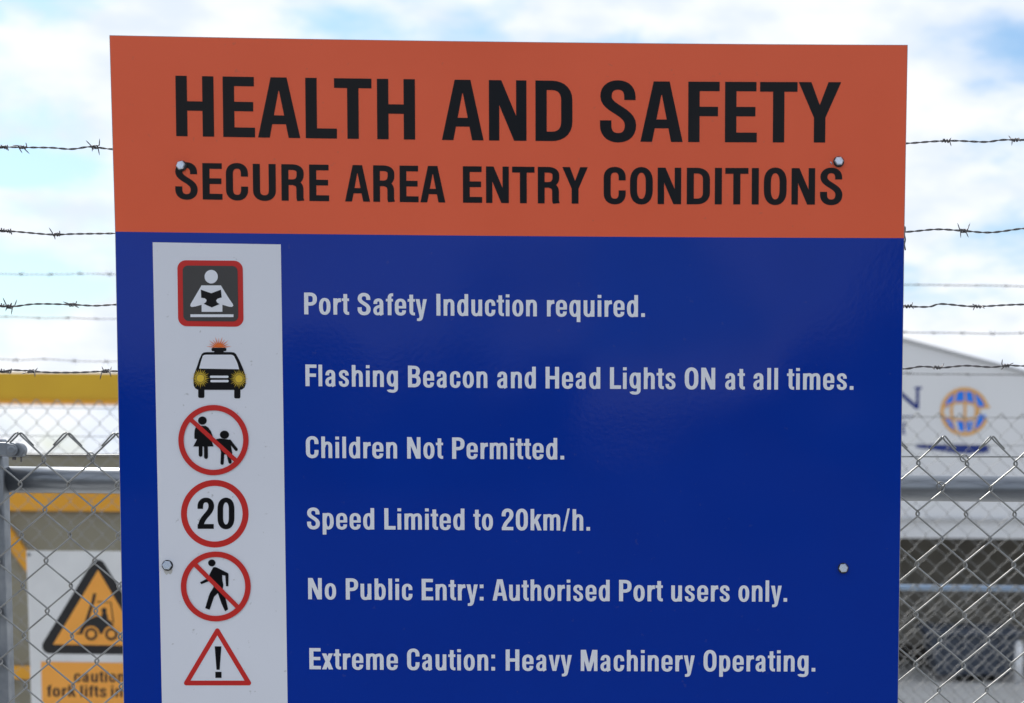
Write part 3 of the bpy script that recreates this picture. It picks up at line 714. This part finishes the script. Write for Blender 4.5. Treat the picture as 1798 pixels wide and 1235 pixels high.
# gate leaf standing just behind the second fence on the right: blue bar and its own mesh
gate = empty('mesh_gate', (at(1000, 1100, 6.3).x, 6.3, 0))
tag(gate, 'low mesh gate with a pale blue top bar behind the far fence', 'gate')
gx0, gx1 = at(1050, 1033, 6.3).x, at(1960, 1033, 6.3).x
GL = Vector(gate.location)
p, q = span(1016, 1034, 6.3, gx0, gx1)
m = MB(); m.tube([p - GL, q - GL], 0.011, 20); m.build('top_bar', M['bar_blue'], gate)
for X in (gx0, gx1):
    m = MB(); m.tube([(X - GL.x, 0, 0.05), (X - GL.x, 0, p.z - 0.011)], 0.011, 16); m.build('upright', M['bar_blue'], gate)
zg = lambda x: p.z + (q.z-p.z)*(x + GL.x - p.x)/(q.x-p.x) + 0.012
chain(gate, 'mesh_wire', gx0 - GL.x, gx1 - GL.x - HP, zg, -0.016, 33, 0.011, 5, M['dull_wire'], r=0.0014)

# ------------------------------------------------------------------ fork lift caution board on the second fence
YB = 6.05
cb = empty('caution_board', at(172, 1235, YB)); CB = Vector(cb.location)
tag(cb, 'white board with black and amber fork lift warning triangle, partly behind the big sign', 'sign')
def bsheet(name, polys, mat, layer, parent=cb, th=None, label=None):
    vs, fs = unite(polys); P = [at(x, y, YB - layer*0.0008) - CB for x, y in vs]
    me = bpy.data.meshes.new(name); me.from_pydata([tuple(v) for v in P], [], [f[::-1] for f in fs]); me.update(); me.materials.append(M[mat])
    o = bpy.data.objects.new(name, me); COL.objects.link(o); o.parent = parent
    if label: o['label'] = label
    return o
m = MB()
cs = [at(x, y, YB) - CB for x, y in ((58,1330),(300,1330),(296,969),(46,967))]
m.add(cs + [c + Vector((0, 0.004, 0)) for c in cs], [(0,1,2,3),(7,6,5,4),(1,0,4,5),(2,1,5,6),(3,2,6,7),(0,3,7,4)])
m.build('board', M['caution_white'], cb)
C0 = (172, 1000)
def rtri(ax, ay, bx, by, cx, cy, r):
    pl = stroke([(ax, ay), (bx, by)], 2*r) + stroke([(bx, by), (cx, cy)], 2*r) + stroke([(cx, cy), (ax, ay)], 2*r)
    return pl + [ellipse(ax, ay, r, r, 20), ellipse(bx, by, r, r, 20), ellipse(cx, cy, r, r, 20), [(ax, ay), (bx, by), (cx, cy)]]
bsheet('triangle_border', rtri(172,996,258,1137,87,1135,13), 'caution_black', 1)
bsheet('triangle_field', [[(172,1001),(251,1134),(93,1132)]], 'caution', 2)
ZB = lambda pp: (pp[0]/3.29, pp[1]/3.29 + 860)
fl = [[(487,770),(530,640),(538,600),(556,600),(548,640),(505,775)], [(465,800),(490,765),(520,745),(560,730),(600,735),(640,760),(660,790),(670,830),(455,835)],
      ellipse(601,698,15,16,16), [(590,712),(615,712),(625,745),(585,745)]]
bsheet('fork_lift', [[ZB(p_) for p_ in q_] for q_ in fl + stroke([(560,648),(640,652),(655,770)], 7) + [[(440,826),(490,826),(490,835),(440,835)]]], 'caution_black', 3)
for cx_ in (527,643): bsheet('wheel_gap', [[ZB(p_) for p_ in ellipse(cx_,835,48,47)]], 'caution', 4)
for cx_ in (527,643): bsheet('wheel', [[ZB(p_) for p_ in q_] for q_ in ring(cx_,835,36,22,32)], 'caution_black', 5)
bsheet('text_panel', [[(72,1162),(284,1165),(290,1322),(76,1320)]], 'caution', 2)
def btext(words, y, dy, cap, wmul):
    pl = []
    for s, x0, x1 in words:
        w, vs, fs = word(s); sc = (x1-x0)/w
        pl += [[(x0 + vs[i][0]*sc, y + dy*(x0 + vs[i][0]*sc - 170) - vs[i][1]*cap/100) for i in f] for f in fs]
    bsheet('lettering', pl, 'caution_black', 3)
btext([('caution', 130, 219)], 1198, 0.008, 19.5, 1)
for w_ in (('fork', 82, 133), ('lifts', 141, 187), ('in', 195, 215)): btext([w_], 1224, 0.008, 20, 1)
for px, py in ((51,974),(291,976)):
    c = at(px, py, YB) - CB; m = MB(); m.tube([c + Vector((0, -0.004, 0)), c + Vector((0, 0.001, 0))], 0.006, 12); m.build('screw', M['galv'], cb)

# ------------------------------------------------------------------ beige hut with ochre frame
YH = 7.3
hut = empty('site_hut', (at(200, 1000, YH).x, YH, 0)); HL = Vector(hut.location)
tag(hut, 'low beige metal hut with ochre frame beams, left of the big sign', 'hut')
def hbox(name, x0, y0, z0, x1, y1, z1, mat, bev=0.004):
    m = MB(); m.box(x0-HL.x, y0-HL.y, z0, x1-HL.x, y1-HL.y, z1); return m.build(name, M[mat], hut, bevel=bev)
hx0, hx1 = at(-420, 900, YH).x, at(760, 900, YH).x
zt = at(130, 798, YH).z
hbox('wall', hx0, YH, 0.0, hx1, YH + 2.4, zt - 0.006, 'beige')
hbox('roof', hx0 - 0.01, YH - 0.01, zt - 0.005, hx1 + 0.02, YH + 2.42, zt + 0.002, 'interior')
zb0, zb1 = at(130, 898, YH).z, at(130, 866, YH).z
hbox('frame_beam', hx0, YH - 0.03, zb0, hx1, YH - 0.002, zb1, 'hut_yellow')
zc0, zc1 = at(40, 1192, YH).z, at(40, 1169, YH).z
hbox('frame_beam', hx0, YH - 0.03, zc0, hx1, YH - 0.002, zc1, 'hut_yellow')
pa, pb_ = at(-20, 893, YH - 0.02), at(75, 1026, YH - 0.02)
m = MB(); d = (pb_ - pa).normalized(); nn = Vector((-d.z, 0, d.x)) * 0.026
quad = [pa - nn, pb_ - nn, pb_ + nn, pa + nn]
m.prism([(v.x - HL.x, v.z) for v in quad][::-1], YH - 0.026 - HL.y, YH - 0.003 - HL.y); m.build('brace', M['hut_yellow'], hut)
for X in (hx0 + 0.03, hx1 - 0.03):
    hbox('corner_post', X - 0.03, YH - 0.034, 0.0, X + 0.03, YH - 0.0305, zb0 - 0.002, 'hut_yellow', 0)

# ------------------------------------------------------------------ yellow crane beam far behind on the left
YC = 30.0
cr = empty('gantry_crane', (at(200, 700, YC).x, YC, 0)); CL = Vector(cr.location)
tag(cr, 'long yellow gantry beam crossing the sky above the hut', 'crane')
p, q = at(0, 657, YC), at(205, 703, YC)
z1 = at(100, 656, YC).z; z0 = at(100, 705, YC).z
m = MB(); m.box(-9 , -0.3, z0, 5.2, 0.3, z1); m.build('beam', M['crane_yellow'], cr, bevel=0.01)
m = MB(); m.box(-9.02, -0.36, z0 - 0.05, 5.22, 0.36, z0 - 0.002); m.build('flange', M['hut_yellow'], cr, bevel=0.005)
for X in (-8.6, 4.8):
    for Yo in (-0.9, 0.9):
        m = MB(); m.tube([(X, Yo*0.2, z0 - 0.05), (X, Yo, 0.35)], 0.13, 4); m.build('leg', M['crane_yellow'], cr)
    m = MB(); m.box(X - 0.2, -1.3, 0.12, X + 0.2, 1.3, 0.36); m.build('sill_beam', M['crane_yellow'], cr, bevel=0.01)
    for Yo in (-1.0, 1.0):
        m = MB(); m.tube([(X-0.08, Yo, 0.13), (X+0.08, Yo, 0.13)], 0.13, 20); m.build('wheel', M['barb'], cr)

# ------------------------------------------------------------------ white gabled shed on the right
YW = 15.2
shed = empty('warehouse', (at(1500, 1000, YW).x, YW, 0)); WL = Vector(shed.location)
tag(shed, 'white gabled warehouse with a blue and orange globe logo and dark open doorway', 'building')
def wp(px, py): v = at(px, py, YW); return (v.x - WL.x, v.z)
rx_, rz_ = wp(1290, 519); ex, ez = wp(1990, 707); lx = 2*rx_ - ex
ox0, _ = wp(1420, 1100); ox1, _ = wp(1930, 1100); _, oz = wp(1690, 946); _, oz2 = wp(1690, 884)
D = 7.0
m = MB()
m.prism([(lx, oz+0.002), (ex, oz+0.002), (ex, ez), (rx_, rz_), (lx, ez)], 0, 0.12)
m.box(lx, 0, 0, ox0, 0.12, oz); m.box(ox1, 0, 0, ex, 0.12, oz)
m.build('wall', M['clad'], shed)
m = MB(); m.box(lx, 0.122, 0, lx+0.12, D, ez-0.02); m.box(ex-0.12, 0.122, 0, ex, D, ez-0.02); m.box(lx, D+0.002, 0, ex, D+0.12, ez); m.build('wall', M['clad'], shed)
m = MB(); m.box(ox0-0.6, 1.7, 0.0, ox1+0.3, 1.8, oz + 0.3); m.build('partition', M['interior'], shed)
m = MB(); m.box(ox0, -0.05, oz2 - 0.15, ox1, -0.004, oz2 - 0.13); m.build('door_track', M['roof'], shed)
for sgn in (-1, 1):
    m = MB(); x1 = ex + 0.12 if sgn > 0 else lx - 0.12
    k = (ez - rz_)/(ex - rx_); z1 = rz_ + k*abs(x1 - rx_)
    m.prism([(rx_, rz_ + 0.004), (x1, z1 + 0.004), (x1, z1 + 0.025), (rx_, rz_ + 0.025)][::(1 if sgn > 0 else -1)], -0.03, D + 0.3); m.build('roof', M['roof'], shed)
def wsheet(name, polys, mat, layer, label=None, parent=shed):
    vs, fs = unite(polys); P = []
    for x, y in vs:
        v = at(x, y, YW - layer*0.003) - WL; P.append(tuple(v))
    me = bpy.data.meshes.new(name); me.from_pydata(P, [], [f[::-1] for f in fs]); me.update(); me.materials.append(M[mat])
    o = bpy.data.objects.new(name, me); COL.objects.link(o); o.parent = parent
    if label: o['label'] = label
    return o
ZW = lambda pp: (pp[0]/7.719 + 1570, pp[1]/7.719 + 660)
zw = lambda polys: [[ZW(p_) for p_ in q_] for q_ in polys]
logo = empty('globe_logo'); logo.parent = shed; logo['label'] = 'round globe emblem of orange lines and blue segments'
gcx, gcy = 955, 487
arc = [(gcx + 305*math.cos(R(a)), gcy + 305*math.sin(R(a))) for a in range(18, 349, 5)]
eye = stroke(path([('M',640,500),('v',930,362),('h',1150,470),('v',940,600),('h',640,500)], 0.6), 26, 28)
mer = stroke([(785,380),(775,480),(790,590)], 36) + stroke([(958,350),(962,480),(955,610)], 34) + stroke([(835,230),(800,380)], 24) + stroke([(960,210),(965,350)], 24) + stroke([(1070,230),(1105,380)], 24) \
    + stroke([(780,590),(840,740)], 24) + stroke([(955,610),(965,760)], 24) + stroke([(1110,590),(1075,740)], 24) + stroke([(1105,380),(1110,480),(1100,590)], 30) + stroke([(1130,440),(1300,420)], 26)
wsheet('orange_line', zw(stroke(arc, 44) + eye + mer), 'logo_orange', 2, parent=logo)
segs = [[(680,430),(672,380),(770,225),(845,215),(790,370),(720,435)], [(825,360),(860,212),(950,212),(948,352)], [(975,352),(972,212),(1060,215),(1100,365)], [(1080,215),(1130,205),(1250,370),(1240,415),(1140,430)],
        [(685,575),(765,590),(850,750),(775,740)], [(850,615),(945,622),(955,750),(885,750)], [(975,628),(1075,610),(1040,748),(978,750)], [(1150,530),(1245,530),(1225,650),(1125,750),(1070,750)]]
for s_ in segs: wsheet('blue_segment', zw([s_]), 'logo_blue', 1, parent=logo)
wsheet('lettering', zw([rect(296,150,338,445), rect(278,150,375,182), [(-40,150),(30,150),(330,415),(330,452),(290,452),(-40,165)], rect(-70,150,20,178), rect(-34,170,-4,450), rect(-70,430,34,452)]), 'navy', 1, 'dark blue serif letter N')
wsheet('stripe', zw([rect(-900,545,262,568)]), 'navy', 1)
wsheet('lettering', zw([rect(60,640,80,790), rect(112,640,140,790), rect(20,640,160,655), rect(20,775,160,790), rect(80,705,112,722)]), 'navy', 1, 'second line of blue serif lettering')
wsheet('swoosh', zw([[(300,930),(900,928),(1275,945),(1290,1042),(1000,1058),(760,1040),(560,1010),(300,975)]]), 'navy', 1, 'dark blue swoosh under the logo')
# things standing in the doorway
def bin_(px, w, d, h, off, label):
    e = empty('skip_bin', (at(px, 1100, YW + off).x, YW + off, 0)); tag(e, label, 'bin')
    m = MB()
    m.prism([(-w/2+0.08, 0.06), (w/2-0.08, 0.06), (w/2, h), (-w/2, h)], 0, d); m.build('body', M['bin_blue'], e, bevel=0.008)
    m = MB(); m.box(-w/2-0.03, -0.03, h+0.002, w/2+0.03, d+0.03, h+0.045); m.build('rim', M['bin_blue'], e, bevel=0.005)
    for k in range(4):
        X = -w/2 + 0.15 + k*(w-0.3)/3; m = MB(); m.box(X-0.02, -0.026, 0.08, X+0.02, 0.02, h - 0.01); m.build('rib', M['bin_blue'], e)
    for X in (-w/2+0.15, w/2-0.15):
        m = MB(); m.box(X-0.05, 0.05, 0, X+0.05, d-0.05, 0.058); m.build('foot', M['barb'], e)
    return e
bin_(1712, 0.78, 0.8, 0.40, -0.5, 'dark blue steel skip bin in the warehouse doorway')
bl = empty('bollard', (at(1789, 1150, YW - 0.6).x, YW - 0.6, 0)); tag(bl, 'white bollard beside the warehouse doorway at the picture edge', 'bollard')
m = MB(); m.tube([(0,0,0),(0,0,0.34)], 0.035, 20); m.build('post', M['clad'], bl)
m = MB(); m.tube([(0,0,0.341),(0,0,0.37)], lambda t: 0.035*(1-0.5*t), 20); m.build('cap', M['clad'], bl)
pl = empty('pallet', (at(1630, 1150, YW + 0.7).x, YW + 0.7, 0)); tag(pl, 'dark timber pallet lying inside the warehouse doorway', 'pallet')
for k in range(5):
    m = MB(); m.box(-0.5, k*0.2, 0.1, 0.5, k*0.2+0.11, 0.12); m.build('board', M['timber'], pl)
for k in range(3):
    m = MB(); m.box(-0.5+k*0.45, 0, 0.0, -0.4+k*0.45, 0.91, 0.098); m.build('bearer', M['timber'], pl)
